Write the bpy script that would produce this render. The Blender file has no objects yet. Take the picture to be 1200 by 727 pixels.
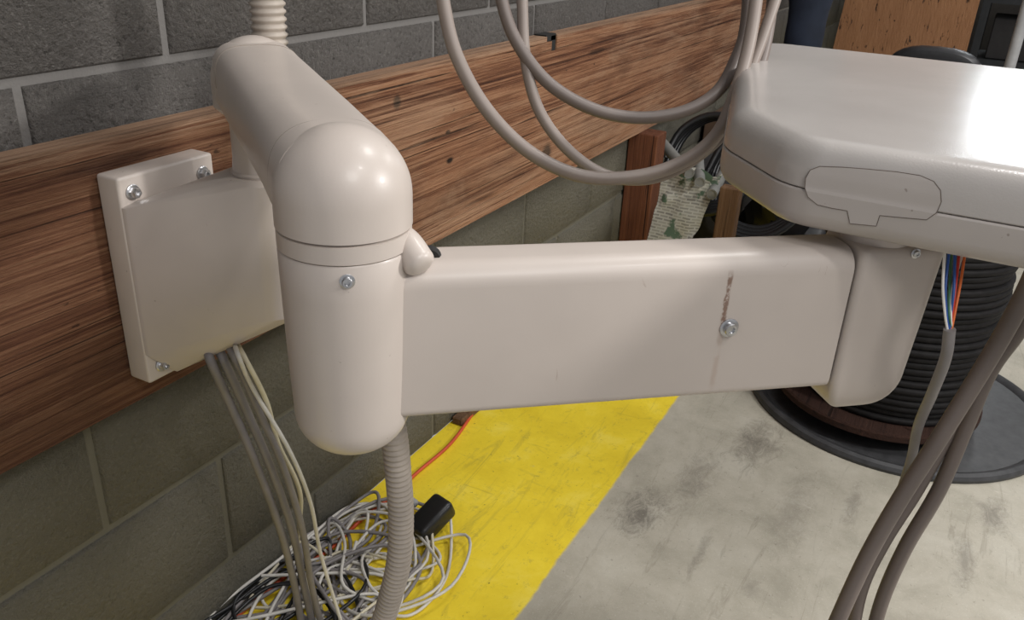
import bpy, bmesh, math, random
from mathutils import Vector, Matrix, noise
random.seed(7)
PI=math.pi
S=bpy.context.scene; C=S.collection
try:
    S.view_settings.view_transform='Standard'
except Exception: pass
# ---------------------------------------------------------------- camera
F=1000.0; PITCH=math.radians(25.4); PHI=math.radians(27.6); ROLL=math.radians(2.6)
D=0.92
s_,c_=math.sin(PITCH),math.cos(PITCH)
fw=Vector((math.cos(PHI)*c_,math.sin(PHI)*c_,-s_))
r0=Vector((math.sin(PHI),-math.cos(PHI),0))
u0=Vector((math.cos(PHI)*s_,math.sin(PHI)*s_,c_))
rt=r0*math.cos(ROLL)+u0*math.sin(ROLL)
up=u0*math.cos(ROLL)-r0*math.sin(ROLL)
def ray(x,y): return fw+rt*((x-600)/F)+up*((363.5-y)/F)
_d=ray(400,605); H=-_d.z/_d.y*D
CAM=Vector((0,-D,H))
cd=bpy.data.cameras.new('camera'); co=bpy.data.objects.new('camera',cd); C.objects.link(co)
cd.sensor_width=36; cd.lens=F/1200*36; cd.clip_start=.02; cd.clip_end=60
m=Matrix((rt,up,-fw)).transposed().to_4x4(); m.translation=CAM; co.matrix_world=m
S.camera=co
def at_t(x,y,t): return CAM+ray(x,y)*t
def at_z(x,y,z):
    d=ray(x,y); return CAM+d*((z-CAM.z)/d.z)
def at_y(x,y,Y):
    d=ray(x,y); return CAM+d*((Y-CAM.y)/d.y)
def at_x(x,y,X):
    d=ray(x,y); return CAM+d*((X-CAM.x)/d.x)
def at_plane(x,y,p,n):
    d=ray(x,y); return CAM+d*((p-CAM).dot(n)/d.dot(n))
# ---------------------------------------------------------------- materials
def srgb(r,g,b):
    f=lambda v:(v/255/12.92) if v/255<=.04045 else ((v/255+.055)/1.055)**2.4
    return (f(r),f(g),f(b),1)
class NT:
    def __init__(s,name):
        s.m=bpy.data.materials.new(name); s.m.use_nodes=True; s.n=s.m.node_tree; s.b=s.n.nodes['Principled BSDF']
        s.tc=s.n.nodes.new('ShaderNodeTexCoord').outputs['Object']
    def link(s,a,b): s.n.links.new(a,b)
    def map(s,scale=(1,1,1),loc=(0,0,0)):
        k=s.n.nodes.new('ShaderNodeMapping'); k.inputs['Scale'].default_value=scale; k.inputs['Location'].default_value=loc
        s.link(s.tc,k.inputs['Vector']); return k.outputs[0]
    def noise(s,scale,vec=None,detail=4,rough=.55,dist=0):
        k=s.n.nodes.new('ShaderNodeTexNoise'); k.inputs['Scale'].default_value=scale; k.inputs['Detail'].default_value=detail
        k.inputs['Roughness'].default_value=rough; k.inputs['Distortion'].default_value=dist
        s.link(vec or s.tc,k.inputs['Vector']); return k.outputs['Fac']
    def ramp(s,fac,stops):
        k=s.n.nodes.new('ShaderNodeValToRGB'); e=k.color_ramp.elements
        e[0].position,e[0].color=stops[0]; e[1].position,e[1].color=stops[-1]
        for p,c in stops[1:-1]:
            q=e.new(p); q.color=c
        s.link(fac,k.inputs[0]); return k.outputs[0]
    def mix(s,fac,a,b,mode='MIX'):
        k=s.n.nodes.new('ShaderNodeMix'); k.data_type='RGBA'; k.blend_type=mode
        for sock,v in ((k.inputs[0],fac),(k.inputs[6],a),(k.inputs[7],b)):
            if hasattr(v,'is_linked') : s.link(v,sock)
            else: sock.default_value=v
        return k.outputs[2]
    def math(s,op,a,b=0,c=None):
        k=s.n.nodes.new('ShaderNodeMath'); k.operation=op
        for i,v in enumerate((a,b,c)):
            if v is None: continue
            if hasattr(v,'is_linked'): s.link(v,k.inputs[i])
            else: k.inputs[i].default_value=v
        return k.outputs[0]
    def rng(s,v,a,b,c=0,d=1):
        k=s.n.nodes.new('ShaderNodeMapRange'); s.link(v,k.inputs[0])
        for i,x in enumerate((a,b,c,d)): k.inputs[i+1].default_value=x
        return k.outputs[0]
    def xyz(s):
        k=s.n.nodes.new('ShaderNodeSeparateXYZ'); s.link(s.tc,k.inputs[0]); return k.outputs
    def blob(s,c,r,nz=None,soft=.5,amp=.6):
        k=s.n.nodes.new('ShaderNodeVectorMath'); k.operation='SUBTRACT'; s.link(s.tc,k.inputs[0]); k.inputs[1].default_value=c
        j=s.n.nodes.new('ShaderNodeVectorMath'); j.operation='DIVIDE'; s.link(k.outputs[0],j.inputs[0]); j.inputs[1].default_value=r
        l=s.n.nodes.new('ShaderNodeVectorMath'); l.operation='LENGTH'; s.link(j.outputs[0],l.inputs[0])
        v=l.outputs['Value']
        if nz is not None: v=s.math('ADD',v,s.math('MULTIPLY',s.math('SUBTRACT',nz,.5),amp*2))
        return s.rng(v,1,1-soft)
    def bump(s,h,strength,dist=.002):
        k=s.n.nodes.new('ShaderNodeBump'); k.inputs['Strength'].default_value=strength; k.inputs['Distance'].default_value=dist
        s.link(h,k.inputs['Height']); s.link(k.outputs[0],s.b.inputs['Normal'])
    def col(s,v):
        if hasattr(v,'is_linked'): s.link(v,s.b.inputs['Base Color'])
        else: s.b.inputs['Base Color'].default_value=v
    def set(s,**k):
        for a,v in k.items(): s.b.inputs[a.replace('_',' ')].default_value=v
def simple(name,c,rough=.5,metal=0,var=.12,scale=30,bump=0,coat=0,spec=.5):
    t=NT(name); n=t.noise(scale)
    d=tuple(x*(1-var) for x in c[:3])+(1,); l=tuple(min(1,x*(1+var)) for x in c[:3])+(1,)
    t.col(t.ramp(n,[(.3,d),(.7,l)])); t.set(Roughness=rough,Metallic=metal); t.b.inputs['Coat Weight'].default_value=coat
    t.b.inputs['Specular IOR Level'].default_value=spec
    if bump: t.bump(t.noise(scale*6),bump)
    return t.m
def wood(name,stops,sx=.6,blobs=(),rough=.88,weather=None,axis='x'):
    t=NT(name)
    q={'x':lambda a,b,c:(a,b,c),'z':lambda a,b,c:(c,b,a)}[axis]
    a=t.noise(1.6,t.map(q(sx,8,21)),6,.62,.3); b=t.noise(1.0,t.map(q(1.8,170,260)),6,.85,.1)
    b2=t.noise(1.0,t.map(q(1.9,80,120)),5,.75,.35)
    g=t.math('ADD',t.math('MULTIPLY',a,.30),t.math('ADD',t.math('MULTIPLY',b,.40),t.math('MULTIPLY',b2,.30)))
    c=t.ramp(g,stops)
    ck=t.noise(1,t.map(q(.8,50,130)),4,.65,.25)
    crack=t.rng(ck,.625,.66,0,.88)
    c=t.mix(crack,c,srgb(38,24,18))
    pit=t.rng(t.noise(1,t.map(q(22,60,60)),3,.6),.71,.74,0,.8); c=t.mix(pit,c,srgb(34,22,16))
    for (p,r,s) in blobs:
        c=t.mix(t.math('MULTIPLY',t.blob(p,r,t.noise(30),.5,.25),s),c,srgb(22,13,10))
    if weather:
        x,_,z=t.xyz()[0],0,t.xyz()[2]; f=t.rng(x,1.15,.35,0,.6)
        c=t.mix(f,c,srgb(68,39,28))
        c=t.mix(t.rng(t.noise(1.6,t.map((1,1,3)),5,.6,.6),.53,.69,0,.5),c,srgb(62,41,32))
        lt=t.rng(t.noise(2.1,t.map((1,1,5),(3,1,2)),6,.7,.8),.47,.62,0,.55)
        c=t.mix(t.math('MULTIPLY',t.math('MULTIPLY',lt,t.rng(x,.8,1.4,.15,1)),t.rng(g,.42,.52)),c,srgb(178,144,116))
        ed=t.math('ADD',z,t.math('MULTIPLY',t.math('SUBTRACT',b2,.5),.06))
        c=t.mix(t.math('MULTIPLY',t.rng(ed,weather-.014,weather+.000),.5),c,srgb(182,154,128))
    t.col(c); t.set(Roughness=rough); t.b.inputs['Specular IOR Level'].default_value=.25
    t.bump(t.math('SUBTRACT',t.math('ADD',t.math('ADD',b,b2),a),t.math('MULTIPLY',crack,1.4)),1.0,.004)
    return t.m
def plastic(name,c,rough=.38,scuffs=True,coat=.08,grain=420,gs=.06):
    t=NT(name); n=t.noise(5,None,4); d=tuple(x*.88 for x in c[:3])+(1,)
    k=t.mix(t.rng(n,.35,.65),d,c)
    if scuffs:
        sc=t.noise(1,t.map((60,60,9)),5,.7,1.5)
        k=t.mix(t.rng(sc,.69,.75,0,.35),k,srgb(130,108,90))
        sp=t.noise(120,None,2); k=t.mix(t.rng(sp,.75,.78,0,.5),k,srgb(105,88,74))
    t.col(k); t.set(Roughness=rough); t.b.inputs['Coat Weight'].default_value=coat; t.b.inputs['Coat Roughness'].default_value=.12
    t.bump(t.noise(grain,None,2),gs,.0006)
    return t.m
BEIGE=srgb(194,183,174)
M={}
M['shell']=plastic('beige_enamel',BEIGE)
M['head']=plastic('grey_beige_plastic',srgb(182,176,171),.24,True,.15,600,.22)
M['headlow']=plastic('grey_beige_plastic_base',srgb(180,172,166),.34,True,.1,600,.12)
M['steel']=simple('zinc_steel',(.55,.55,.56,1),.3,1,.15,200)
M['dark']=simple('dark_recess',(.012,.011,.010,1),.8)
M['seam']=simple('seam_shadow',srgb(104,94,86),.8)
M['seam2']=simple('soft_seam_shadow',srgb(148,137,127),.7)
M['hose']=simple('grey_tubing',srgb(134,122,114),.48,0,.08,12)
M['hose2']=simple('grey_brown_tubing',srgb(112,101,95),.48,0,.08,12)
M['rib']=simple('beige_corrugated_tube',srgb(172,161,149),.5,0,.1,40)
M['gcable']=simple('grey_cable_jacket',srgb(126,121,120),.5)
M['white']=simple('white_cable_jacket',srgb(204,200,192),.45)
M['cream']=simple('cream_cable_jacket',srgb(202,194,170),.45)
M['black']=simple('black_plastic',(.012,.012,.013,1),.35)
M['rubber']=simple('dark_grey_rubber',(.040,.040,.042,1),.45,0,.3,40)
M['coil']=simple('black_wound_cable_jacket',(.009,.008,.008,1),.65,0,.4,60,0,0,.2)
M['orange']=simple('orange_cord_jacket',srgb(196,78,44),.45)
for n,c in (('wire_white',(225,222,215)),('wire_blue',(40,80,150)),('wire_red',(190,50,40)),('wire_orange',(220,110,50)),('wire_green',(60,110,80))):
    M[n]=simple(n,srgb(*c),.4,0,.05)
t=NT('newsprint'); br=t.n.nodes.new('ShaderNodeTexBrick'); br.inputs['Scale'].default_value=1
br.inputs['Brick Width'].default_value=.03; br.inputs['Row Height'].default_value=.009; br.inputs['Mortar Size'].default_value=.0022
br.inputs['Color1'].default_value=srgb(130,128,120); br.inputs['Color2'].default_value=srgb(165,163,150); br.inputs['Mortar'].default_value=srgb(182,180,168)
cx=t.n.nodes.new('ShaderNodeCombineXYZ'); xx=t.xyz(); t.link(xx[1],cx.inputs[0]); t.link(xx[2],cx.inputs[1]); t.link(cx.outputs[0],br.inputs['Vector'])
t.col(t.mix(t.rng(t.noise(14),.56,.60),br.outputs[0],srgb(84,104,84))); t.set(Roughness=.8); M['paper']=t.m
# concrete block
t=NT('painted_concrete_block')
n1=t.noise(3,None,4,.6); n2=t.noise(105,None,5,.75); n3=t.noise(45,None,3); n4=t.noise(240,None,2,.6)
c=t.ramp(n1,[(.35,srgb(104,99,94)),(.65,srgb(124,119,114))])
c=t.mix(t.rng(n2,.55,.67,0,.65),c,srgb(54,50,46)); c=t.mix(t.rng(n4,.44,.28,0,.4),c,srgb(168,163,157))
zz=t.xyz()[2]; c=t.mix(t.rng(zz,.74,.54,0,.5),c,srgb(150,145,122))
t.col(c); t.set(Roughness=.95); t.bump(t.math('SUBTRACT',n3,t.math('MULTIPLY',n2,3.5)),1.0,.008); M['block']=t.m
t=NT('grey_mortar'); zz=t.xyz()[2]
t.col(t.mix(t.rng(zz,.82,.62),srgb(112,109,106),srgb(106,102,88))); t.set(Roughness=.95); t.bump(t.noise(200),.5); M['mortar']=t.m
# boards
YB=-.041
zt=at_y(0,190,YB).z; zb=at_y(0,557,YB).z; zm=(zt+zb)/2
k1=at_y(465,120,YB); k2=at_y(527,188,YB); k3=at_y(640,180,YB); k4=at_y(700,60,YB); k5=at_y(525,155,YB)
k6=at_y(590,165,YB); k7=at_y(130,190,YB); k8=at_y(560,235,YB)
stops=[(.40,srgb(58,34,24)),(.455,srgb(104,66,46)),(.50,srgb(140,97,70)),(.555,srgb(170,127,96)),(.62,srgb(128,90,65))]
M['board_a']=wood('weathered_brown_timber',stops,.4,blobs=((k1,(.014,.05,.016),.95),(k5,(.012,.05,.006),.9),(k4,(.07,.05,.008),.6),(k6,(.02,.05,.004),.8),(k7,(.10,.05,.010),.5)),weather=zt)
M['board_b']=wood('weathered_timber_lower',stops,.36,blobs=((k2,(.016,.05,.008),.95),(k3,(.03,.05,.03),.95),(k8,(.08,.05,.004),.6)),weather=zm+.03)
M['post']=wood('red_brown_post',[(.35,srgb(70,40,28)),(.5,srgb(108,66,46)),(.65,srgb(134,88,62))],.6,axis='z')
M['ply']=wood('varnished_plywood',[(.35,srgb(142,98,64)),(.5,srgb(160,114,78)),(.65,srgb(172,126,88))],.4,axis='z',rough=.5)
M['plank']=wood('tan_plank',[(.35,srgb(84,60,42)),(.5,srgb(116,88,64)),(.65,srgb(140,110,84))],.6,axis='z')
M['reelwood']=wood('brown_reel_board',[(.35,srgb(36,22,18)),(.5,srgb(58,38,30)),(.65,srgb(74,50,40))],.6)
# floor
t=NT('concrete_floor_with_yellow_paint')
n1=t.noise(1.3,None,4,.5); n2=t.noise(7,None,8,.7,.3); n3=t.noise(90,None,4,.7); n5=t.noise(260,None,2,.6)
c=t.ramp(n2,[(.3,srgb(156,151,136)),(.5,srgb(176,170,155)),(.7,srgb(188,183,169))])
c=t.mix(t.rng(n1,.53,.68,0,.35),c,srgb(138,133,118))
wl=t.noise(20,t.map((1,1.6,1)),9,.85,.8)
for (px,py,rx,ry,st) in ((748,604,.085,.055,.75),(770,585,.05,.05,.4),(885,520,.13,.06,.68),(1165,605,.08,.035,.55),(815,560,.13,.05,.4),(880,690,.03,.02,.35),(1130,660,.12,.025,.45),(700,560,.05,.015,.45),(930,600,.18,.04,.3),(1000,590,.1,.02,.4),(820,650,.1,.012,.4)):
    p=at_z(px,py,0); c=t.mix(t.math('MULTIPLY',t.blob(p,(rx,ry,1),wl,1.0,1.9),st),c,srgb(84,78,69))
c=t.mix(t.rng(n3,.62,.70,0,.45),c,srgb(104,98,88)); c=t.mix(t.rng(n5,.6,.75,0,.4),c,srgb(212,208,196))
sc=t.noise(1,t.map((40,3,1)),4,.7,2.5); c=t.mix(t.rng(sc,.69,.71,0,.35),c,srgb(216,212,200))
sc=t.noise(1,t.map((4,34,1),(4,4,0)),6,.7,1.5); c=t.mix(t.rng(sc,.58,.70,0,.4),c,srgb(118,110,96))
y=t.xyz()[1]; e=t.math('ADD',y,t.math('MULTIPLY',t.math('SUBTRACT',n2,.5),.02))
yel=t.ramp(n2,[(.3,srgb(226,197,36)),(.55,srgb(240,213,48)),(.75,srgb(248,226,92))])
yel=t.mix(t.rng(n3,.65,.70,0,.75),yel,srgb(104,90,34))
yel=t.mix(t.rng(t.noise(30,None,7,.85),.56,.63,0,.38),yel,srgb(160,142,68))
yel=t.mix(t.rng(t.noise(1,t.map((3,26,1)),7,.75,1.0),.56,.70,0,.38),yel,srgb(138,122,60))
yel=t.mix(t.rng(t.noise(1,t.map((26,5,1),(2,5,0)),7,.75,1.5),.59,.73,0,.38),yel,srgb(126,112,58))
edge=t.rng(e,-.433,-.427)
wear=t.rng(t.noise(26,None,6,.75),.66,.71,1,0)
c=t.mix(t.math('MULTIPLY',edge,wear),c,yel)
t.col(c); t.set(Roughness=.62); t.bump(n3,.35,.002); M['floor']=t.m
M['farwall']=simple('dim_far_wall',srgb(66,63,60),.8)
M['navy']=simple('dark_navy_fabric',srgb(40,48,64),.8,0,.3,8)
M['box']=simple('brown_cardboard',srgb(84,64,48),.85)
M['dkbox']=simple('dark_grey_carton',srgb(40,38,38),.85)
M['grey']=simple('light_grey_paint',srgb(160,160,160),.45)
M['pvc']=simple('dull_grey_pipe',srgb(120,120,116),.5)
M['dgrey']=simple('dark_grey_metal',srgb(50,52,54),.5,.5)
M['bag']=simple('black_bin_bag',(.010,.010,.011,1),.35,0,.2,10)
M['leather']=simple('black_vinyl',(.016,.016,.018,1),.4,0,.2,50)
# ---------------------------------------------------------------- mesh helpers
def obj(name,bm,mat,parent=None,angle=35,recalc=True):
    me=bpy.data.meshes.new(name)
    if recalc: bmesh.ops.recalc_face_normals(bm,faces=bm.faces)
    bm.to_mesh(me); bm.free()
    me.polygons.foreach_set('use_smooth',[True]*len(me.polygons))
    try: me.set_sharp_from_angle(angle=math.radians(angle))
    except Exception: pass
    me.materials.append(mat)
    o=bpy.data.objects.new(name,me); C.objects.link(o)
    if parent:
        o.parent=parent
        if parent.type=='EMPTY': o.matrix_parent_inverse=Matrix.Translation(-parent.location)
    return o
def thing(name,label,cat,loc,group=None):
    o=bpy.data.objects.new(name,None); C.objects.link(o); o.location=loc; o.empty_display_size=.02
    o['label']=label; o['category']=cat
    if group:o['group']=group
    return o
def tag(o,label,cat,group=None):
    o['label']=label;o['category']=cat
    if group:o['group']=group
    return o
def struct(o): o['kind']='structure'; return o
def loft(bm,rings,cap=True,closed=False):
    vs=[[bm.verts.new(p) for p in r] for r in rings]; n=len(vs[0])
    L=len(vs)
    for i in range(L if closed else L-1):
        a=vs[i]; b=vs[(i+1)%L]
        for j in range(n): bm.faces.new((a[j],a[(j+1)%n],b[(j+1)%n],b[j]))
    if cap and not closed:
        bm.faces.new(vs[0][::-1]); bm.faces.new(vs[-1])
def box(bm,x0,x1,y0,y1,z0,z1,bev=0,seg=2,mat=None):
    r=bmesh.ops.create_cube(bm,size=1)
    for v in r['verts']:
        v.co=Vector(((x0+x1)/2+v.co.x*(x1-x0),(y0+y1)/2+v.co.y*(y1-y0),(z0+z1)/2+v.co.z*(z1-z0)))
    if bev:
        es=set(e for v in r['verts'] for e in v.link_edges)
        bmesh.ops.bevel(bm,geom=list(es),offset=bev,segments=seg,profile=.5,affect='EDGES')
def lathe(bm,prof,c,n=40,axis=None):
    c=Vector(c)
    if axis is None: X,Y,Z=Vector((1,0,0)),Vector((0,1,0)),Vector((0,0,1))
    else:
        Z=Vector(axis).normalized(); X=Z.orthogonal().normalized(); Y=Z.cross(X)
    rings=[[c+X*(r*math.cos(2*PI*j/n))+Y*(r*math.sin(2*PI*j/n))+Z*z for j in range(n)] for r,z in prof]
    loft(bm,rings)
def catmull(P,per=8,closed=False):
    P=[Vector(p) for p in P]; n=len(P); out=[]
    for i in range(n if closed else n-1):
        if closed: a,b,c,d=P[i-1],P[i],P[(i+1)%n],P[(i+2)%n]
        else:
            b,c=P[i],P[i+1]; a=P[i-1] if i else b*2-c; d=P[i+2] if i+2<n else c*2-b
        for k in range(per):
            t=k/per
            out.append(.5*((2*b)+(-a+c)*t+(2*a-5*b+4*c-d)*t*t+(-a+3*b-3*c+d)*t**3))
    if not closed: out.append(P[-1])
    return out
def tube(bm,P,r,n=12,per=8,smooth=True,closed=False,rf=None):
    pts=catmull(P,per,closed) if smooth else [Vector(p) for p in P]
    L=len(pts); rings=[]; N=None
    for i,p in enumerate(pts):
        if closed: T=pts[(i+1)%L]-pts[i-1]
        else: T=pts[min(i+1,L-1)]-pts[max(i-1,0)]
        T.normalize()
        if N is None: N=T.orthogonal().normalized()
        N=(N-T*N.dot(T)).normalized(); B=T.cross(N)
        rr=rf(i,L) if rf else r
        rings.append([p+N*(rr*math.cos(2*PI*j/n))+B*(rr*math.sin(2*PI*j/n)) for j in range(n)])
    loft(bm,rings,not closed,closed)
def resample(pts,step):
    out=[pts[0].copy()]; acc=0
    for a,b in zip(pts,pts[1:]):
        l=(b-a).length
        while acc+l>=step:
            f=(step-acc)/l; a=a.lerp(b,f); out.append(a.copy()); l=(b-a).length; acc=0
            if l<1e-9: break
        acc+=l
    return out
def ribbed(bm,P,r,pitch,depth,n=18):
    pts=resample(catmull(P,24),pitch/4)
    pr=[0,1,1,0]
    tube(bm,pts,r,n,1,False,rf=lambda i,L:r-depth*(1-pr[i%4]))
def hull(bm,pts):
    vs=[bm.verts.new(p) for p in pts]
    bmesh.ops.convex_hull(bm,input=vs)
    for v in [v for v in bm.verts if not v.link_faces]: bm.verts.remove(v)
def fillet(poly,rad,inset=0,seg=8):
    n=len(poly); P=[Vector(p) for p in poly]; Q=[]
    lines=[]
    for i in range(n):
        a,b=P[i],P[(i+1)%n]; d=(b-a).normalized(); nn=Vector((-d.y,d.x)); lines.append((a+nn*inset,d))
    for i in range(n):
        (p,d),(q,e)=lines[i-1],lines[i]
        den=d.x*e.y-d.y*e.x; t=((q-p).x*e.y-(q-p).y*e.x)/den; Q.append(p+d*t)
    out=[]
    for i in range(n):
        v=Q[i]; a=(Q[i-1]-v).normalized(); b=(Q[(i+1)%n]-v).normalized()
        ang=a.angle(b); r=max(rad[i]-inset,.004); tl=r/math.tan(ang/2)
        c=v+(a+b).normalized()*(r/math.sin(ang/2)); s=v+a*tl-c; f=v+b*tl-c
        th=math.atan2(s.x*f.y-s.y*f.x,s.dot(f))
        for k in range(seg+1):
            w=th*k/seg; out.append(Vector((c.x+s.x*math.cos(w)-s.y*math.sin(w),c.y+s.x*math.sin(w)+s.y*math.cos(w))))
    return out
def screw(name,p,n,r,h,parent,mat=None,washer=True,sides=24):
    bm=bmesh.new()
    if washer: lathe(bm,[(r*1.45,0),(r*1.45,h*.2),(r*1.3,h*.28),(r*.9,h*.29)],p,24,n)
    lathe(bm,[(r,h*.2),(r,h*.85),(r*.88,h),(r*.5,h),(r*.45,h*.7)],p,sides,n)
    return obj(name,bm,mat or M['steel'],parent)
# ---------------------------------------------------------------- setting
bm=bmesh.new()
BW,BH,MJ=.4105,.2052,.0105
zc=at_y(0,100,0).z; xj=at_y(192,30,0).x
box(bm,-.6,6.5,.003,.15,0,3)
o=struct(obj('wall_back',bm,M['mortar']))
bm=bmesh.new()
for r in range(-6,11):
    z0=max(zc+r*BH+MJ/2,0); z1=min(zc+(r+1)*BH-MJ/2,3)
    if z1-z0<.02: continue
    off=0 if r%2==0 else BW/2
    for k in range(-6,16):
        x0=xj+off+k*BW+MJ/2; x1=x0+BW-MJ
        if x1<-.55 or x0>6.4: continue
        e=.0035
        f=[Vector((x0,.004,z0)),Vector((x1,.004,z0)),Vector((x1,.004,z1)),Vector((x0,.004,z1))]
        g=[Vector((x0+e,0,z0+e)),Vector((x1-e,0,z0+e)),Vector((x1-e,0,z1-e)),Vector((x0+e,0,z1-e))]
        vf=[bm.verts.new(p+Vector((0,.006,0))) for p in f]; vh=[bm.verts.new(p+Vector((0,-.001,0))) for p in f]; vg=[bm.verts.new(p-Vector((0,.002,0))) for p in g]
        for a,b in ((vf,vh),(vh,vg)):
            for j in range(4): bm.faces.new((a[j],a[(j+1)%4],b[(j+1)%4],b[j]))
        bm.faces.new(vg)
ob=obj('wall_block_face',bm,M['block'],o,70)
bm=bmesh.new(); box(bm,-.6,6.5,-4.5,.0,-.05,0); struct(obj('floor',bm,M['floor']))
bm=bmesh.new()
WX=6.5; wy0,wy1,wz0,wz1=-1.55,-.88,1.80,2.22
box(bm,WX,WX+.15,-4.5,.15,0,wz0); box(bm,WX,WX+.15,-4.5,.15,wz1,3)
box(bm,WX,WX+.15,-4.5,wy0,wz0,wz1); box(bm,WX,WX+.15,wy1,.15,wz0,wz1)
struct(obj('wall_right',bm,M['farwall']))
bm=bmesh.new()
for a in ((WX-.02,WX+.05,wy0,wy1,wz0,wz0+.04),(WX-.02,WX+.05,wy0,wy1,wz1-.04,wz1),(WX-.02,WX+.05,wy0,wy0+.04,wz0,wz1),(WX-.02,WX+.05,wy1-.04,wy1,wz0,wz1)): box(bm,*a)
w=struct(obj('window_1',bm,M['grey']))
t=NT('bright_daylight_pane'); t.col((.8,.9,1,1)); t.b.inputs['Emission Color'].default_value=(.93,.97,1,1); t.b.inputs['Emission Strength'].default_value=24
bm=bmesh.new(); box(bm,WX+.06,WX+.07,wy0,wy1,wz0,wz1); obj('pane',bm,t.m,w)
# ---------------------------------------------------------------- timber boards
nx=at_y(648,45,YB).x
bm=bmesh.new()
prof=[(-.5,zm+.0006),(3.9,zm+.0006),(3.9,zt),(nx+.022,zt),(nx+.022,zt-.035),(nx-.004,zt-.035),(nx-.004,zt-.012),(nx-.03,zt-.012),(nx-.03,zt),(-.5,zt)]
loft(bm,[[Vector((x,YB,z)) for x,z in prof],[Vector((x,-.006,z)) for x,z in prof]])
tb=tag(obj('timber_board',bm,M['board_a']),'upper reddish timber board with notched top edge fixed along block wall','board')
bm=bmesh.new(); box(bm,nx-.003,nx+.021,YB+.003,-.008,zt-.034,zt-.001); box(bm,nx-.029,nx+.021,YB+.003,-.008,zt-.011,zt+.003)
obj('notch_shade_fill',bm,M['dark'],tb)  # black filler standing in for the shade inside the notch
bm=bmesh.new(); box(bm,-.5,3.9,YB-.0003,-.006,zb,zm-.0004,.0008,1)
tag(obj('timber_board',bm,M['board_b']),'lower reddish timber board under the notched one on block wall','board')
p=at_y(757,200,-.06)
bm=bmesh.new(); box(bm,p.x-.04,p.x+.04,-.10,-.006,0,zb-.001,.003,1)
tag(obj('timber_post',bm,M['post']),'upright reddish timber post below the boards beside newspaper','post')
# ---------------------------------------------------------------- arm
Bx,By=.722,-.205; ZC=H-.19
Ex,Ey=.459,-.540
arm=thing('equipment_arm','beige enamel jointed equipment arm bolted to the timber boards','equipment arm',(Bx,YB,zb))
YP=-.080
b1=at_y(155,225,YP); b2=at_y(237,203,YP); b3=at_y(189,427,YP)
px0,px1=b1.x-.018,b2.x+.02; pz1,pz0=b1.z+.02,b3.z-.02
bm=bmesh.new(); box(bm,px0,px1,YP,YB-.002,pz0,pz1,.004,3)
plate=obj('mounting_plate',bm,M['shell'],arm)
b4=Vector((b2.x,YP,b3.z))
for b in (b1,b2,b3,b4): screw('bolt',Vector((b.x,YP,b.z)),(0,-1,0),.0064,.010,plate,None,True,6)
bm=bmesh.new(); pts=[]
for (x,z) in ((px0+.0012,pz0+.042),(px0+.0012,pz1-.036),(px0+.012,pz0+.038),(px0+.012,pz1-.034),(px0+.038,pz0+.003),(px0+.036,pz0+.010),(px0+.030,pz1-.034),(px1-.044,pz1-.034),(px1-.030,pz1-.036),(px1-.004,pz1-.040),(px1-.04,pz0+.002),(px1-.003,pz1-.05),(px1-.003,pz0+.02)):
    pts.append((x,YP+.002,z))
    pts.append((x+.0003,YP-.0065,z))
    pts.append((x+.0013,YP-.0085,z+(.001 if z<.7 else -.001)))
ht,hb=H-.295,H-.474
for k in range(28):
    a=2*PI*k/28
    for (r,z) in ((.047,ht-.006),(.042,ht),(.047,hb+.006),(.041,hb)):
        pts.append((Bx+r*math.cos(a),By+.0+r*math.sin(a),z))
hull(bm,pts)
obj('mount_housing',bm,M['shell'],arm,24)
bm=bmesh.new(); lathe(bm,[(.037,ht-.002),(.0375,ht+.003),(.035,ht+.005),(.0335,ht+.02),(.0335,ht+.06),(.035,ZC-.02),(.035,ZC)],(Bx,By,0),40)
obj('post',bm,M['shell'],arm)
d=Vector((Ex-Bx,Ey-By,0)); Lu=d.length; d.normalize(); nrm=Vector((-d.y,d.x,0))
def usec(s,r,zc,zb_,hh=1,e=.86):
    c=Vector((Bx,By,0))+d*s; o=[]
    for k in range(29):
        a=PI*k/28; ca,sa=math.cos(a),math.sin(a)
        o.append(c+nrm*(r*math.copysign(abs(ca)**e,ca))+Vector((0,0,zc+r*hh*abs(sa)**e)))
    o.append(c-nrm*r+Vector((0,0,zb_+.010))); o.append(c-nrm*(r-.003)+Vector((0,0,zb_+.003))); o.append(c-nrm*(r-.010)+Vector((0,0,zb_)))
    o.append(c+nrm*(r-.010)+Vector((0,0,zb_))); o.append(c+nrm*(r-.003)+Vector((0,0,zb_+.003))); o.append(c+nrm*r+Vector((0,0,zb_+.010)))
    return o
bm=bmesh.new()
loft(bm,[usec(0,.0460,ZC,ZC-.028,.95,.60),usec(Lu*.3,.0460,ZC,ZC-.026,.93,.58),usec(Lu*.7,.0460,ZC,ZC-.022,.93,.60),usec(Lu*.84,.0466,ZC,ZC-.02,.95,.70),usec(Lu-.022,.0476,ZC,ZC-.02,.97,.80),usec(Lu,.0476,ZC,ZC-.02,.97,.84)])
ua=obj('upper_arm',bm,M['shell'],arm,40)
for s in (Lu-.030,.036):
    sec=usec(s,.0468 if s>.1 else .0460,ZC,ZC-.02,.965 if s>.1 else .95,.765 if s>.1 else .60)[:29]
    bm=bmesh.new(); tube(bm,sec,.0007,6,1,False); obj('joint_seam',bm,M['seam2'],ua,60)
bm=bmesh.new(); R=.0485
lathe(bm,[(.034,ZC-.034),(R-.006,ZC-.033),(R,ZC-.027)]+[(R*math.cos(a),ZC+R*math.sin(a)) for a in [PI/2*k/12 for k in range(12)]]+[(.0005,ZC+R)],(Bx,By,0),48)
obj('shoulder_cap',bm,M['shell'],arm)
R=.0493; z1=H-.2128; z2=H-.2275; z3=H-.404
bm=bmesh.new()
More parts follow.
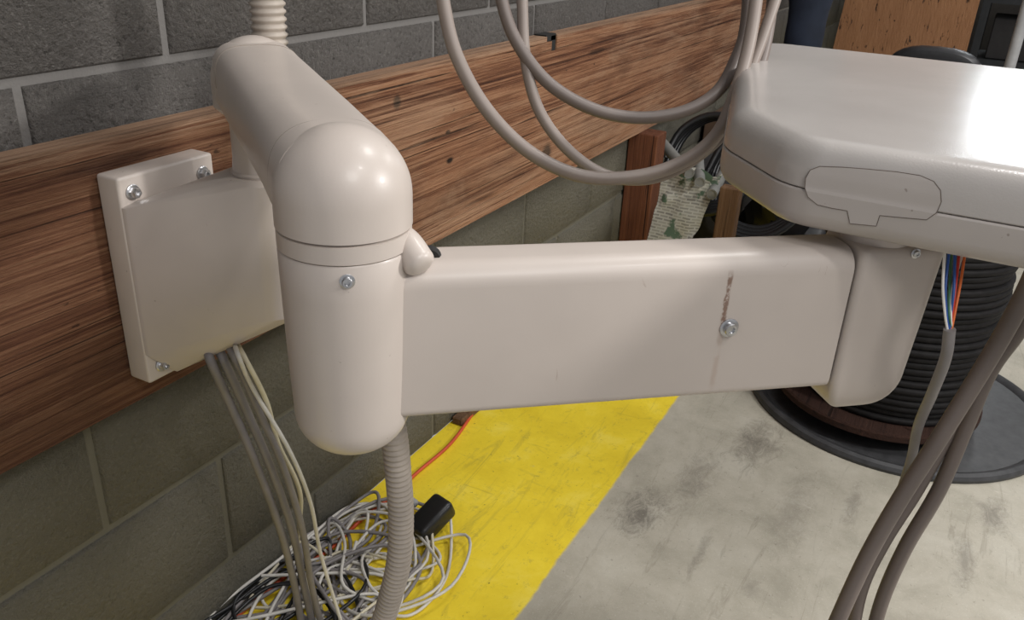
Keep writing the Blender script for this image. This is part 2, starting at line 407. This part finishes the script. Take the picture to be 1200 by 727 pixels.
lathe(bm,[(R-.003,z1),(R,z1+.0012)]+[(R*math.cos(a),ZC+R*math.sin(a)) for a in [PI/2*k/16 for k in range(16)]]+[(.0005,ZC+R)],(Ex,Ey,0),64)
obj('elbow_cap',bm,M['shell'],arm)
bm=bmesh.new(); lathe(bm,[(R-.002,z2+.0),(R-.0006,z2+.001),(R-.0006,z1-.0012),(R-.003,z1-.0004),(R-.004,z1+.001)],(Ex,Ey,0),64)
obj('elbow_ring',bm,M['shell'],arm)
bm=bmesh.new(); Rb=.0452; pr=[(.0005,z3)]
for k in range(1,13):
    a=PI/2*k/12; pr.append((Rb*math.sin(a),z3+.036*(1-math.cos(a))))
pr+=[(.0468,z3+.08),(.0482,z2-.03),(.0486,z2-.002),(.0475,z2-.0003),(.044,z2)]
lathe(bm,pr,(Ex,Ey,0),64)
low=obj('elbow_housing',bm,M['shell'],arm)
pc=at_plane(407,330,Vector((Ex,Ey,0))+Vector((-.77,-.64,0))*.048,Vector((-.77,-.64,0)))
nn=Vector((pc.x-Ex,pc.y-Ey,0)).normalized(); pc=Vector((Ex,Ey,pc.z))+nn*.0478
screw('cap_screw',pc,nn,.0038,.004,low)
# forearm
zl,zr=H-.3035,H-.3065
Fx,Fy=.754,.040-D
A=Vector((Ex,Ey,zl)); Bf=Vector((Fx,Fy,zr)); dv=(Bf-A); La=dv.length; dv.normalize()
dh=Vector((dv.x,dv.y,0)).normalized()
sd=Vector((dv.y,-dv.x,0)).normalized()
if sd.dot(CAM-A)<0: sd=-sd
uz=Vector((0,0,1))
TH,HH=.028,.0640
def fsec(s,th=TH,hh=HH,cr=.018):
    o=[]; c=A+dv*s
    for (sx,sz,a0) in ((1,1,0),(-1,1,PI/2),(-1,-1,PI),(1,-1,3*PI/2)):
        rr=cr if sz>0 else .008
        for k in range(9):
            a=a0+PI/2*k/8; o.append(c+sd*(sx*(th-rr)+rr*math.cos(a))+uz*(sz*(hh-rr)+rr*math.sin(a)))
    return o
t=NT('beige_enamel_scarred')
pf=at_plane(845,390,A+sd*TH,sd); pt_=at_plane(845,352,A+sd*TH,sd)
n=t.noise(5,None,4); k=t.mix(t.rng(n,.35,.65),tuple(x*.88 for x in BEIGE[:3])+(1,),BEIGE)
rot=t.n.nodes.new('ShaderNodeVectorMath'); rot.operation='DOT_PRODUCT'; t.link(t.tc,rot.inputs[0]); rot.inputs[1].default_value=dv
s0=pf.dot(dv); dist=t.math('ABSOLUTE',t.math('SUBTRACT',rot.outputs['Value'],s0))
dist=t.math('ADD',dist,t.math('MULTIPLY',t.math('SUBTRACT',t.noise(90),.5),.003))
zv=t.xyz()[2]; dz=t.math('ABSOLUTE',t.math('SUBTRACT',zv,pt_.z)); topb=t.rng(dz,.026,.018)
line=t.rng(dist,.0026,.0014); brk=t.rng(t.noise(220,None,4,.7),.38,.5)
faint=t.math('MULTIPLY',t.math('MULTIPLY',t.rng(dist,.0035,.001),t.rng(t.noise(70,None,3),.40,.6)),t.math('MULTIPLY',t.rng(zv,pt_.z+.02,pt_.z),.25))
k=t.mix(faint,k,srgb(150,112,84))
k=t.mix(t.math('MULTIPLY',t.math('MULTIPLY',line,brk),t.math('MULTIPLY',topb,.8)),k,srgb(112,78,58))
k=t.mix(t.rng(t.noise(1,t.map((40,40,12)),5,.7,1.5),.69,.74,0,.4),k,srgb(130,100,80))
t.col(k); t.set(Roughness=.42); t.b.inputs['Coat Weight'].default_value=.05; t.b.inputs['Coat Roughness'].default_value=.16
t.bump(t.noise(420,None,2),.06,.0006)
Lend=La-.0425
bm=bmesh.new(); loft(bm,[fsec(.015),fsec(Lend-.001),fsec(Lend,TH-.001,HH-.001)])
fa=obj('forearm',bm,t.m,arm)
bm=bmesh.new(); loft(bm,[fsec(Lend-.001,TH-.004,HH-.004),fsec(Lend+.006,TH-.004,HH-.004)]); obj('joint_gap',bm,M['dark'],fa)
pb=at_plane(854,384,A+sd*TH,sd); screw('bolt',pb,sd,.0056,.006,fa)
def esec(z,x0,x1,th,r1,r2):
    c=Vector((Fx,Fy,z)); o=[]
    for (cx_,sy_,rr,a0) in ((x1,1,r2,0),(x0,1,r1,PI/2),(x0,-1,r1,PI),(x1,-1,r2,3*PI/2)):
        rr=min(rr,th-.001,(x1-x0)/2-.0005)
        ox=cx_-rr if cx_==x1 else cx_+rr
        for k in range(12):
            a=a0+PI/2*k/11
            o.append(c+dh*(ox+rr*math.cos(a))+sd*(sy_*(th-rr)+rr*math.sin(a)))
    return o
zt_=H-.241; zb_=H-.402
rings=[]
N_=14; FH=.040
for k in range(N_+1):
    a=PI/2*k/N_; s1=math.sin(a)**.75
    c0=-.006*(1-s1)
    x0=c0-.040*s1-.002*(1-s1); x1=c0+.0380*s1+.002*(1-s1)
    th=.003+.0278*math.sin(a)**.8
    rings.append(esec(zb_+FH*(1-math.cos(a)),x0,x1,th,.002+.005*s1,.003+.017*s1))
rings+=[esec(zb_+dz_,x0,x1,th,r1,r2) for (dz_,x0,x1,th,r1,r2) in ((.09,-.040,.0415,.031,.007,.020),(.151,-.040,.0455,.031,.007,.020),(.158,-.039,.0445,.030,.007,.019),(.161,-.036,.041,.027,.006,.017))]
bm=bmesh.new(); loft(bm,rings); eb=obj('end_bracket',bm,M['shell'],arm,60)
bm=bmesh.new(); lathe(bm,[(.028,zt_-.004),(.030,zt_+.002),(.030,zt_+.010),(.026,H-.2285)],(Fx-.004,Fy+.008,0),40)
obj('swivel_collar',bm,M['shell'],arm)
ps=at_plane(1073,297,Vector((Fx,Fy,0))+sd*.031,sd); screw('bracket_screw',ps,sd,.003,.003,eb)
# cable inlet sleeve at elbow
p0=at_t(454,272,.632); p1=at_t(475,286,.620); p2=at_t(491,308,.615)
bm=bmesh.new(); r=.0120
ca=catmull([p0,p1,p2],10)
tube(bm,ca,r,28,1,False)
T=(ca[-1]-ca[-2]).normalized(); X=T.orthogonal().normalized(); Y=T.cross(X)
loft(bm,[[ca[-1]+X*(r*math.cos(a)**.75*math.cos(2*PI*j/24))+Y*(r*math.cos(a)**.75*math.sin(2*PI*j/24))+T*(r*.55*math.sin(a)-.0003) for j in range(24)] for a in [PI/2*k/8 for k in range(8)]+[PI/2*.995]])
obj('cable_inlet',bm,M['shell'],arm,60)
q=at_t(502,302,.640); bm=bmesh.new(); lathe(bm,[(.001,-.005),(.008,-.005),(.010,0),(.008,.005),(.001,.005)],q,24,sd); obj('inlet_opening',bm,M['dark'],arm)
# ---------------------------------------------------------------- instrument head
ZB=H-.228; ZT=H-.157; ZS=H-.194
hd=thing('instrument_head','wide grey beige instrument head with chamfered corner on arm end','equipment head',(Fx,Fy,ZB))
poly=[(.686,-.36-D),(.78,-.44-D),(1.27,-.50-D),(1.27,.318-D),(.776,.195-D),(.686,.117-D)]
rad=[.05,.06,.07,.06,.08,.055]
def hr(ins,z): return [Vector((p.x,p.y,z)) for p in fillet(poly,rad,ins,16)]
bm=bmesh.new(); loft(bm,[hr(.020,ZB),hr(.010,ZB+.0012),hr(.004,ZB+.005),hr(.001,ZB+.010),hr(0,ZB+.015),hr(0,ZS-.002),hr(.0012,ZS-.0006)])
hb_=obj('base_shell',bm,M['headlow'],hd)
LP=[(.0035,ZS-.0006),(.0016,ZS+.0004),(.0010,ZS+.0012),(.0014,ZS+.012),(.0032,ZS+.021),(.0062,ZS+.028),(.010,ZT-.0048),(.0145,ZT-.0016),(.020,ZT-.0003),(.027,ZT)]
bm=bmesh.new(); loft(bm,[hr(i,z) for i,z in LP])
obj('lid',bm,M['head'],hd)
def inset(z):
    if z<=ZS+.0012:
        return .001 if z<ZB+.010 else 0.0
    for (i0,z0),(i1,z1_) in zip(LP[2:],LP[3:]):
        if z<=z1_: return i0+(i1-i0)*(z-z0)/(z1_-z0)
    return LP[-1][0]
outl=[(944,209),(949,200),(960,196),(985,197),(1015,199.5),(1050,203),(1078,207.5),(1094,214),(1102,224),(1103,237),(1098,249),(1086,257.5),(1052,254.5),(1031,252.5),(1027,265),(996,262),(993,247),(975,244),(958,240),(947,231),(943,220)]
XP=.686
pp=[at_x(x,y,XP) for x,y in outl]
bm=bmesh.new(); vs=[bm.verts.new((0,p.y,p.z)) for p in pp]; bm.faces.new(vs)
zmin=min(p.z for p in pp); zmax=max(p.z for p in pp)
for k in range(1,16):
    z=zmin+(zmax-zmin)*k/16
    bmesh.ops.bisect_plane(bm,geom=bm.verts[:]+bm.edges[:]+bm.faces[:],plane_co=(0,0,z),plane_no=(0,0,1))
for v in bm.verts: v.co.x=XP+inset(v.co.z)-.0004
ex=bmesh.ops.extrude_face_region(bm,geom=bm.faces[:])
for v in [g for g in ex['geom'] if isinstance(g,bmesh.types.BMVert)]: v.co.x+=.008
pn=obj('access_panel',bm,M['headlow'],hd,20)
dense=[]
for a,b in zip(pp,pp[1:]+pp[:1]):
    for k in range(4):
        q=a.lerp(b,k/4); dense.append(Vector((XP+inset(q.z)-.0003,q.y,q.z)))
bm=bmesh.new(); tube(bm,dense,.00034,6,1,False,closed=True); obj('panel_gap',bm,M['seam'],pn)
# ---------------------------------------------------------------- hoses
def cable(name,P,r,mat,label,cat,group=None,n=12,per=8,parent=None):
    bm=bmesh.new(); tube(bm,P,r,n,per); o=obj(name,bm,mat,parent,60)
    if not parent: tag(o,label,cat,group)
    return o
a0=at_t(318,70,1.0)
bm=bmesh.new(); ribbed(bm,[a0,a0+Vector((0,0,.08)),a0+Vector((-.004,0,.3)),a0+Vector((0,.02,.7))],.0205,.0085,.0026,24)
tag(obj('corrugated_hose',bm,M['rib'],None,60),'beige corrugated hose rising from the shoulder of the arm','hose')
bm=bmesh.new(); ribbed(bm,[at_t(446,455,.715),at_t(460,500,.725),at_t(467,560,.75),at_t(470,610,.775),at_t(467,660,.80),at_t(456,705,.83),at_t(440,755,.87),at_t(422,800,.9)],.0118,.0056,.0017,20)
tag(obj('corrugated_hose',bm,M['rib'],None,60),'beige corrugated hose hanging below the rounded elbow','hose')
def pl(L,t0,t1):
    n=len(L)-1; return [at_t(x,y,t0+(t1-t0)*i/n) for i,(x,y) in enumerate(L)]
cable('hose',pl([(512,-60),(519,0),(535,65),(570,128),(620,178),(680,206),(745,207),(800,190),(838,160),(858,120),(876,60),(886,0),(890,-60)],.92,1.0),.0078,M['hose'],'grey hose forming the widest lowest loop in front of the boards','hose')
cable('hose',pl([(580,-60),(588,0),(605,48),(640,95),(690,126),(745,138),(800,131),(840,108),(862,70),(874,30),(880,-60)],.98,1.03),.0075,M['hose2'],'grey hose forming the shallow upper loop in front of the boards','hose')
cable('hose',pl([(612,-60),(612,0),(616,70),(632,130),(668,178),(715,207),(770,208),(822,180),(858,130),(884,70),(902,20),(925,-50)],.99,1.02),.0068,M['hose'],'grey hose dropping steeply in the middle of the loops','hose')
cable('hose',pl([(728,208),(760,207),(795,197),(835,170),(866,132),(890,80),(903,20),(908,-50)],1.005,1.04),.0068,M['hose2'],'short grey hose section rising behind the beige head','hose')
cable('hose',pl([(1230,270),(1212,320),(1185,375),(1150,435),(1100,515),(1055,585),(1015,655),(978,735),(950,800)],.68,.86),.0078,M['hose2'],'thick grey hose hanging nearest the right frame edge','hose')
cable('hose',pl([(1235,260),(1222,330),(1195,385),(1160,435),(1132,500),(1100,575),(1062,640),(1035,700),(1018,760)],.71,.90),.0072,M['hose2'],'thick grey hose bowing right of its neighbour under the head','hose')
cable('hose',pl([(1236,264),(1217,325),(1190,382),(1154,440),(1112,508),(1074,575),(1036,635),(1010,690),(996,760)],.73,.90),.0066,M['hose2'],'grey hose running between the two outer hanging hoses','hose')
wr=thing('wire_cable','thin grey cable with bare coloured wires emerging beneath the head','cable',at_t(1114,388,.665))
bm=bmesh.new(); tube(bm,[at_t(x,y,t) for x,y,t in ((1113,386,.665),(1108,420,.68),(1092,462,.72),(1076,500,.78),(1066,545,.85),(1046,600,.89),(1018,660,.92),(992,730,.94),(978,790,.95))],.0046,12,8); obj('jacket',bm,M['gcable'],wr,60)
for i,(w,x0,bx) in enumerate((('wire_white',1107,-8),('wire_blue',1112,-5),('wire_blue',1119,5),('wire_red',1124,7),('wire_orange',1131,12),('wire_white',1128,4),('wire_green',1115,0))):
    bm=bmesh.new(); tube(bm,[at_t(x0,297,.667+.003*i),at_t(1113+bx,335,.665+.001*i),at_t(1112+bx*.6,365,.666),at_t(1111+i*.8,390,.666)],.0011,8,6); obj('wire',bm,M[w],wr,60)
# mount cables: leave through the open underside of the housing
G2='grey cables hanging from the wall mount'
TT=[1.09,1.15,1.21,1.29,1.38,1.45]
def mc(L,i,r,mat,label,group=None,dt=0):
    P=[Vector((Bx-.040+.014*i,-.120,pz0+.035))]
    P+=[at_t(x,y,t+dt) for (x,y),t in zip(L,TT)]
    cable('hanging_cable',P,r,mat,label,'cable',group)
lab='grey cable hanging from the wall mount to the floor'
mc([(247,424),(270,475),(300,545),(328,620),(346,690),(358,760)],0,.0060,M['gcable'],lab,G2,0)
mc([(261,420),(286,475),(316,545),(342,620),(357,690),(373,760)],1,.0062,M['gcable'],lab,G2,.012)
mc([(273,415),(300,475),(331,545),(354,620),(366,690),(384,760)],2,.0052,M['gcable'],lab,G2,.0)
mc([(286,418),(312,470),(326,520),(352,580),(350,650),(376,735)],3,.0033,M['cream'],'thin cream cable hanging beside the grey mount cables',None,-.01)
mc([(279,416),(296,455),(340,530),(364,590),(376,650),(400,730)],3,.0030,M['white'],'thin white cable hanging beside the grey mount cables',None,-.03)
# ---------------------------------------------------------------- tangle
pc0=at_z(392,672,0)
def tangle(seed,turns,rx,ry,cx,cy,zm_,r,mat,label,group=None,name='tangled_cable'):
    rnd=random.Random(seed); P=[]; a=rnd.random()*6; n=int(turns*6)
    ox=oy=0
    for i in range(n):
        a+=2*PI/6*rnd.uniform(.6,1.4)
        if i%5==0: ox,oy=rnd.uniform(-.65,.65),rnd.uniform(-.65,.65); k=rnd.uniform(.4,1.0)
        P.append(Vector((cx+rx*(ox+k*math.cos(a)*rnd.uniform(.75,1.15)),min(-.012,cy+ry*(oy+k*math.sin(a)*rnd.uniform(.75,1.15))),r+zm_*rnd.random()**1.6)))
    bm=bmesh.new(); tube(bm,P,r,8,7); o=obj(name,bm,mat,None,60); tag(o,label,'cable',group)
GW='white cables in the floor heap'
for i in range(4): tangle(110+i,3.5,.20,.15,pc0.x-.0,pc0.y-.03,.035,.0030,M['white'],'white cable coiled in the tangled heap on the floor',GW)
for i in range(4): tangle(130+i,3.2,.19,.14,pc0.x-.02,pc0.y-.01,.035,.0036,M['gcable'],'grey cable coiled in the tangled heap on the floor','grey cables in the floor heap')
tangle(150,4,.18,.13,pc0.x+.02,pc0.y-.02,.035,.0028,M['cream'],'cream cable coiled through the tangled heap on the floor')
for i in range(2): tangle(161+i,3,.14,.12,pc0.x-.11,pc0.y+.0,.03,.0034,M['black'],'black cable coiled at the left of the floor heap','black cables in the floor heap')
# adapter
ad=at_z(509,612,0.02); adt=thing('power_adapter','black power adapter plug lying on the yellow floor stripe','power adapter',(ad.x,ad.y,0))
bm=bmesh.new(); box(bm,-.044,.044,-.026,.026,0,.042,.010,3)
bmesh.ops.rotate(bm,verts=bm.verts,matrix=Matrix.Rotation(math.radians(-14),3,'Z')@Matrix.Rotation(math.radians(-22),3,'Y'))
mz=min(v.co.z for v in bm.verts)
bmesh.ops.translate(bm,verts=bm.verts,vec=(ad.x,ad.y,-mz+.001)); obj('body',bm,M['black'],adt)
q=at_z(488,592,.035); bm=bmesh.new(); lathe(bm,[(.006,-.0),(.009,.004),(.009,.022),(.005,.034)],q,16,(-.3,.5,.5)); obj('connector',bm,M['grey'],adt)
bm=bmesh.new(); tube(bm,[at_z(516,602,.04),at_z(526,600,.035),at_z(529,630,.01),at_z(525,670,.006),at_z(508,700,.006),at_z(478,722,.006),at_z(440,716,.01)],.003,8,8); obj('cord',bm,M['white'],adt,60)
cable('extension_cord',[at_z(x,y,.006) for x,y in ((575,455),(556,482),(528,520),(490,553),(455,585),(425,608),(385,645),(340,672),(305,700),(262,735))],.0038,M['orange'],'orange extension cord running along the foot of the wall','cord')
q=at_z(562,492,0); bm=bmesh.new(); box(bm,q.x-.05,q.x+.06,-.035,-.006,0,.02,.003,1)
tag(obj('wood_scrap',bm,M['plank']),'small brown wood scrap on the floor against the wall','wood scrap')
# ---------------------------------------------------------------- stand base and reel
bc=at_z(1046,467,0)
st=thing('stand_base','wide black round stand base on the concrete floor','stand base',(bc.x,bc.y,0))
bm=bmesh.new(); lathe(bm,[(.365,0),(.367,.008),(.363,.016),(.354,.020),(.344,.017),(.336,.010),(.20,.014),(.05,.020),(.0005,.021)],bc,80); obj('disc',bm,M['rubber'],st)
rc=at_z(1026,452,.06); rc.z=0
rl=thing('cable_reel','wooden reel of wound black cable standing on the black disc','cable reel',(rc.x,rc.y,.021))
bm=bmesh.new(); lathe(bm,[(.240,.045),(.245,.049),(.245,.063),(.240,.067)],rc,56); lathe(bm,[(.12,.021),(.12,.046)],rc,32); obj('flange',bm,M['reelwood'],rl)
q=at_z(1062,492,.067); v=(q-rc); v.z=0; v=v.normalized()*.228
bm=bmesh.new(); lathe(bm,[(.008,.066),(.008,.074),(.004,.078),(.004,.095),(.001,.096)],Vector((rc.x+v.x,rc.y+v.y,0)),16); obj('bolt',bm,M['steel'],rl)
pr=[]; z=.068; R=.212
while z<.58:
    for k in range(6):
        a=PI*k/6; pr.append((R-.006+.006*math.sin(a)+.004*math.sin(z*57)+.003*math.sin(z*131),z+.008*(1-math.cos(a))))
    z+=.0165
bm=bmesh.new(); lathe(bm,pr,rc+Vector((.015,-.015,0)),56); obj('wound_cable',bm,M['coil'],rl,80)
bm=bmesh.new(); lathe(bm,[(.240,pr[-1][1]+.003),(.245,pr[-1][1]+.006),(.245,pr[-1][1]+.02),(.240,pr[-1][1]+.023)],rc,56); obj('flange',bm,M['reelwood'],rl)
# ---------------------------------------------------------------- background clutter
bm=bmesh.new(); box(bm,2.80,3.2,-.27,-.02,0,.30,.004,1); tag(obj('carton',bm,M['dkbox']),'dark grey carton by the wall behind the newspaper','carton')
bm=bmesh.new(); box(bm,3.25,3.7,-.47,-.02,0,.42,.004,1); tag(obj('carton',bm,M['box']),'brown cardboard carton by the wall behind the bin bag','carton')
bm=bmesh.new(); box(bm,3.78,4.0,-.50,-.04,0,.62,.004,1); tag(obj('crate',bm,M['dgrey']),'tall dark grey crate by the wall beyond the brown carton','crate')
def lump(bm,c,r,seed,amp=.18):
    bmesh.ops.create_icosphere(bm,subdivisions=4,radius=1)
    for v in bm.verts:
        n=v.co.normalized(); k=1+amp*noise.noise(n*2.3+Vector((seed,0,0)))+amp*.5*noise.noise(n*6+Vector((0,seed,0)))
        v.co=Vector((c[0]+n.x*r[0]*k,c[1]+n.y*r[1]*k,max(c[2]+n.z*r[2]*k,.001)))
bm=bmesh.new(); lump(bm,(2.95,-.52,.17),(.16,.22,.26),3,.3); tag(obj('bin_bag',bm,M['bag']),'black bin bag slumped on the floor beside tan plank','bag')
for i,(dx,dy,zz_,r,lb) in enumerate(((2.76,-.20,.40,.15,'black coiled tube leaning on the dark carton, left one'),(2.78,-.36,.36,.17,'black coiled tube leaning on the dark carton, right one'))):
    P=[]
    for k in range(40):
        a=2*PI*k/10; rr=r*(1-.004*k)
        P.append(Vector((dx-.04+.0016*k+.08*math.sin(a),dy+rr*math.cos(a),zz_+rr*math.sin(a)-.02)))
    bm=bmesh.new(); tube(bm,P,.011,10,4); tag(obj('coiled_tube',bm,M['black'],None,60),lb,'tube')
nc=at_t(792,243,2.70)
bm=bmesh.new(); g=14; vs=[]
for i in range(g+1):
    for j in range(g+1):
        u,v=i/g-.5,j/g-.5
        vs.append(bm.verts.new((nc.x+.10*v+.02*noise.noise(Vector((u*5,v*5,1))),nc.y-u*.19-.05*v,max(.003,nc.z+v*.24+.03*noise.noise(Vector((u*4,v*4,5)))))))
for i in range(g):
    for j in range(g): bm.faces.new((vs[i*(g+1)+j],vs[(i+1)*(g+1)+j],vs[(i+1)*(g+1)+j+1],vs[i*(g+1)+j+1]))
tag(obj('newspaper',bm,M['paper'],None,60),'crumpled newspaper sheets leaning beside the timber post','newspaper')
for i,(x,y,ax) in enumerate(((820,214,(.7,.25,.1)),(834,228,(.8,.1,.05)),(808,204,(.5,.5,.15)))):
    q=at_t(x,y,2.62); bm=bmesh.new(); v=Vector(ax).normalized()
    r=.017; lathe(bm,[(r-.004,.002),(r-.004,-.0),(r,-.0),(r,.22),(r-.004,.22)],q,20,v)
    tag(obj('pipe',bm,M['pvc']),('short grey pipe end between the other two pipe ends','short grey pipe end right of the other pipes','short grey pipe end highest and leftmost of the pipes')[i],'pipe')
pq=at_t(853,250,2.55)
bm=bmesh.new(); box(bm,pq.x-.02,pq.x+.02,pq.y-.03,pq.y+.03,0,.40,.003,1); tag(obj('plank',bm,M['plank']),'short tan plank standing upright beside the beige head','plank')
bm=bmesh.new(); ya,yb=at_x(1140,30,4.6).y,at_x(978,30,4.6).y
pts=[Vector((4.62,ya,0)),Vector((4.62,yb+.02,0)),Vector((4.78,yb-.04,1.5)),Vector((4.78,ya,1.5))]
loft(bm,[pts,[p+Vector((.02,0,.0)) for p in pts]]); tag(obj('plywood_panel',bm,M['ply']),'orange brown plywood panel leaning in the far background','panel')
q=at_x(945,28,4.1); bm=bmesh.new(); pr=[(.02,0)]+[(.085+.012*math.sin(z*9)+.006*math.sin(z*23),z) for z in [.01+.05*k for k in range(20)]]+[(.06,1.0),(.01,1.02)]
lathe(bm,pr,(q.x,q.y,0),24); tag(obj('rolled_tarp',bm,M['navy']),'dark navy rolled tarp standing beside the plywood panel','tarp')
# chair
cc=at_t(1100,55,3.5); ch=thing('office_chair','low black vinyl office chair behind the beige head','chair',(cc.x,cc.y,0))
def bsec(x,s):
    o=[]
    for k in range(32):
        a=2*PI*k/32; ca,sa=math.cos(a),math.sin(a); hh=(cc.z-.36)/2
        o.append(Vector((x,cc.y+.20*s*math.copysign(abs(ca)**.7,ca),.36+hh+hh*s*math.copysign(abs(sa)**.8,sa))))
    return o
bm=bmesh.new(); loft(bm,[bsec(cc.x-.05,.8),bsec(cc.x-.045,.92),bsec(cc.x-.025,1),bsec(cc.x+.025,1),bsec(cc.x+.045,.92),bsec(cc.x+.05,.8)]); obj('backrest',bm,M['leather'],ch)
bm=bmesh.new(); box(bm,cc.x-.46,cc.x-.02,cc.y-.21,cc.y+.21,.30,.37,.03,4); obj('seat',bm,M['leather'],ch)
bm=bmesh.new(); lathe(bm,[(.03,.08),(.03,.18),(.02,.18),(.02,.30)],(cc.x-.24,cc.y,0),20); obj('column',bm,M['dgrey'],ch)
bm=bmesh.new(); box(bm,cc.x-.1,cc.x+.07,cc.y-.03,cc.y+.03,.34,.36); box(bm,cc.x+.045,cc.x+.065,cc.y-.03,cc.y+.03,.34,.5); obj('back_bar',bm,M['dgrey'],ch)
for k in range(5):
    a=2*PI*k/5; e=Vector((cc.x-.24+.24*math.cos(a),cc.y+.24*math.sin(a),.06))
    bm=bmesh.new(); tube(bm,[Vector((cc.x-.24,cc.y,.1)),e],.016,10,2); lg=obj('leg',bm,M['dgrey'],ch)
    bm=bmesh.new(); lathe(bm,[(.024,-.012),(.027,-.008),(.027,.008),(.024,.012)],e+Vector((0,0,-.032)),16,(0,1,0)); obj('caster',bm,M['black'],lg)
# shelf
sx,sy=5.1,at_x(1150,30,5.1).y
sh=thing('shelving_unit','dark metal shelving unit at far right background','shelf',(sx,sy-.5,0))
for (x,y) in ((sx,sy),(sx+.4,sy),(sx,sy-1),(sx+.4,sy-1)):
    bm=bmesh.new(); box(bm,x-.018,x+.018,y-.018,y+.018,0,1.9); obj('upright',bm,M['dgrey'],sh)
for z in [.12,.48,.78,1.15,1.6]:
    bm=bmesh.new(); box(bm,sx-.01,sx+.41,sy-1.0,sy,z,z+.03); obj('shelf_board',bm,M['dgrey'],sh)
for i,(z,y0,w,h,mm,lb) in enumerate(((.51,.05,.3,.2,'dkbox','dark grey carton on shelf at its left end'),(.51,.42,.25,.16,'box','brown carton on shelf beside the dark grey carton'),(.81,.06,.2,.16,'grey','pale grey carton on the upper shelf at its left end'),(.81,.32,.3,.22,'navy','dark navy carton on the upper shelf beside pale carton'),(.15,.1,.5,.2,'box','wide brown carton on the bottom shelf'))):
    bm=bmesh.new(); box(bm,sx+.03,sx+.35,sy-y0-w,sy-y0,z+.001,z+h,.006,1); tag(obj('carton',bm,M[mm]),lb,'carton')
q=at_t(1194,40,2.4)
pole=thing('metal_pole','light grey upright pole at the right frame edge','pole',(q.x,q.y,0))
bm=bmesh.new(); lathe(bm,[(.015,.012),(.015,1.6)],(q.x,q.y,0),20); obj('tube',bm,M['grey'],pole)
bm=bmesh.new(); lathe(bm,[(.12,0),(.12,.008),(.02,.014)],(q.x,q.y,0),32); obj('foot',bm,M['grey'],pole)
# ---------------------------------------------------------------- light
w=bpy.data.worlds.new('world'); S.world=w; w.use_nodes=True
bg=w.node_tree.nodes['Background']; bg.inputs[0].default_value=(.96,.97,1,1); bg.inputs[1].default_value=.40
def area(name,loc,tgt,size,power,col=(1,1,1)):
    l=bpy.data.lights.new(name,'AREA'); l.shape='DISK'; l.size=size; l.energy=power; l.color=col
    o=bpy.data.objects.new(name,l); C.objects.link(o); o.location=loc
    o.rotation_euler=(Vector(tgt)-Vector(loc)).to_track_quat('-Z','Y').to_euler()
W_=(1,.98,.96)
area('unseen_lamp',(-.5,-2.2,2.6),(.7,-.3,.7),.7,17,W_)
area('unseen_lamp',(.35,-2.0,2.7),(.7,-.5,.7),.16,8,W_)
area('unseen_lamp',(1.35,-2.6,1.80),(.65,-.6,.75),.20,33,W_)  # added low lamp, out of view, aimed to cast the head's shadow on the forearm
area('unseen_lamp',(1.6,-1.3,2.9),(1.3,-.7,0),.5,20,W_)
area('unseen_lamp',(4.2,-2.0,2.9),(4.2,-1.5,0),.8,34,W_)
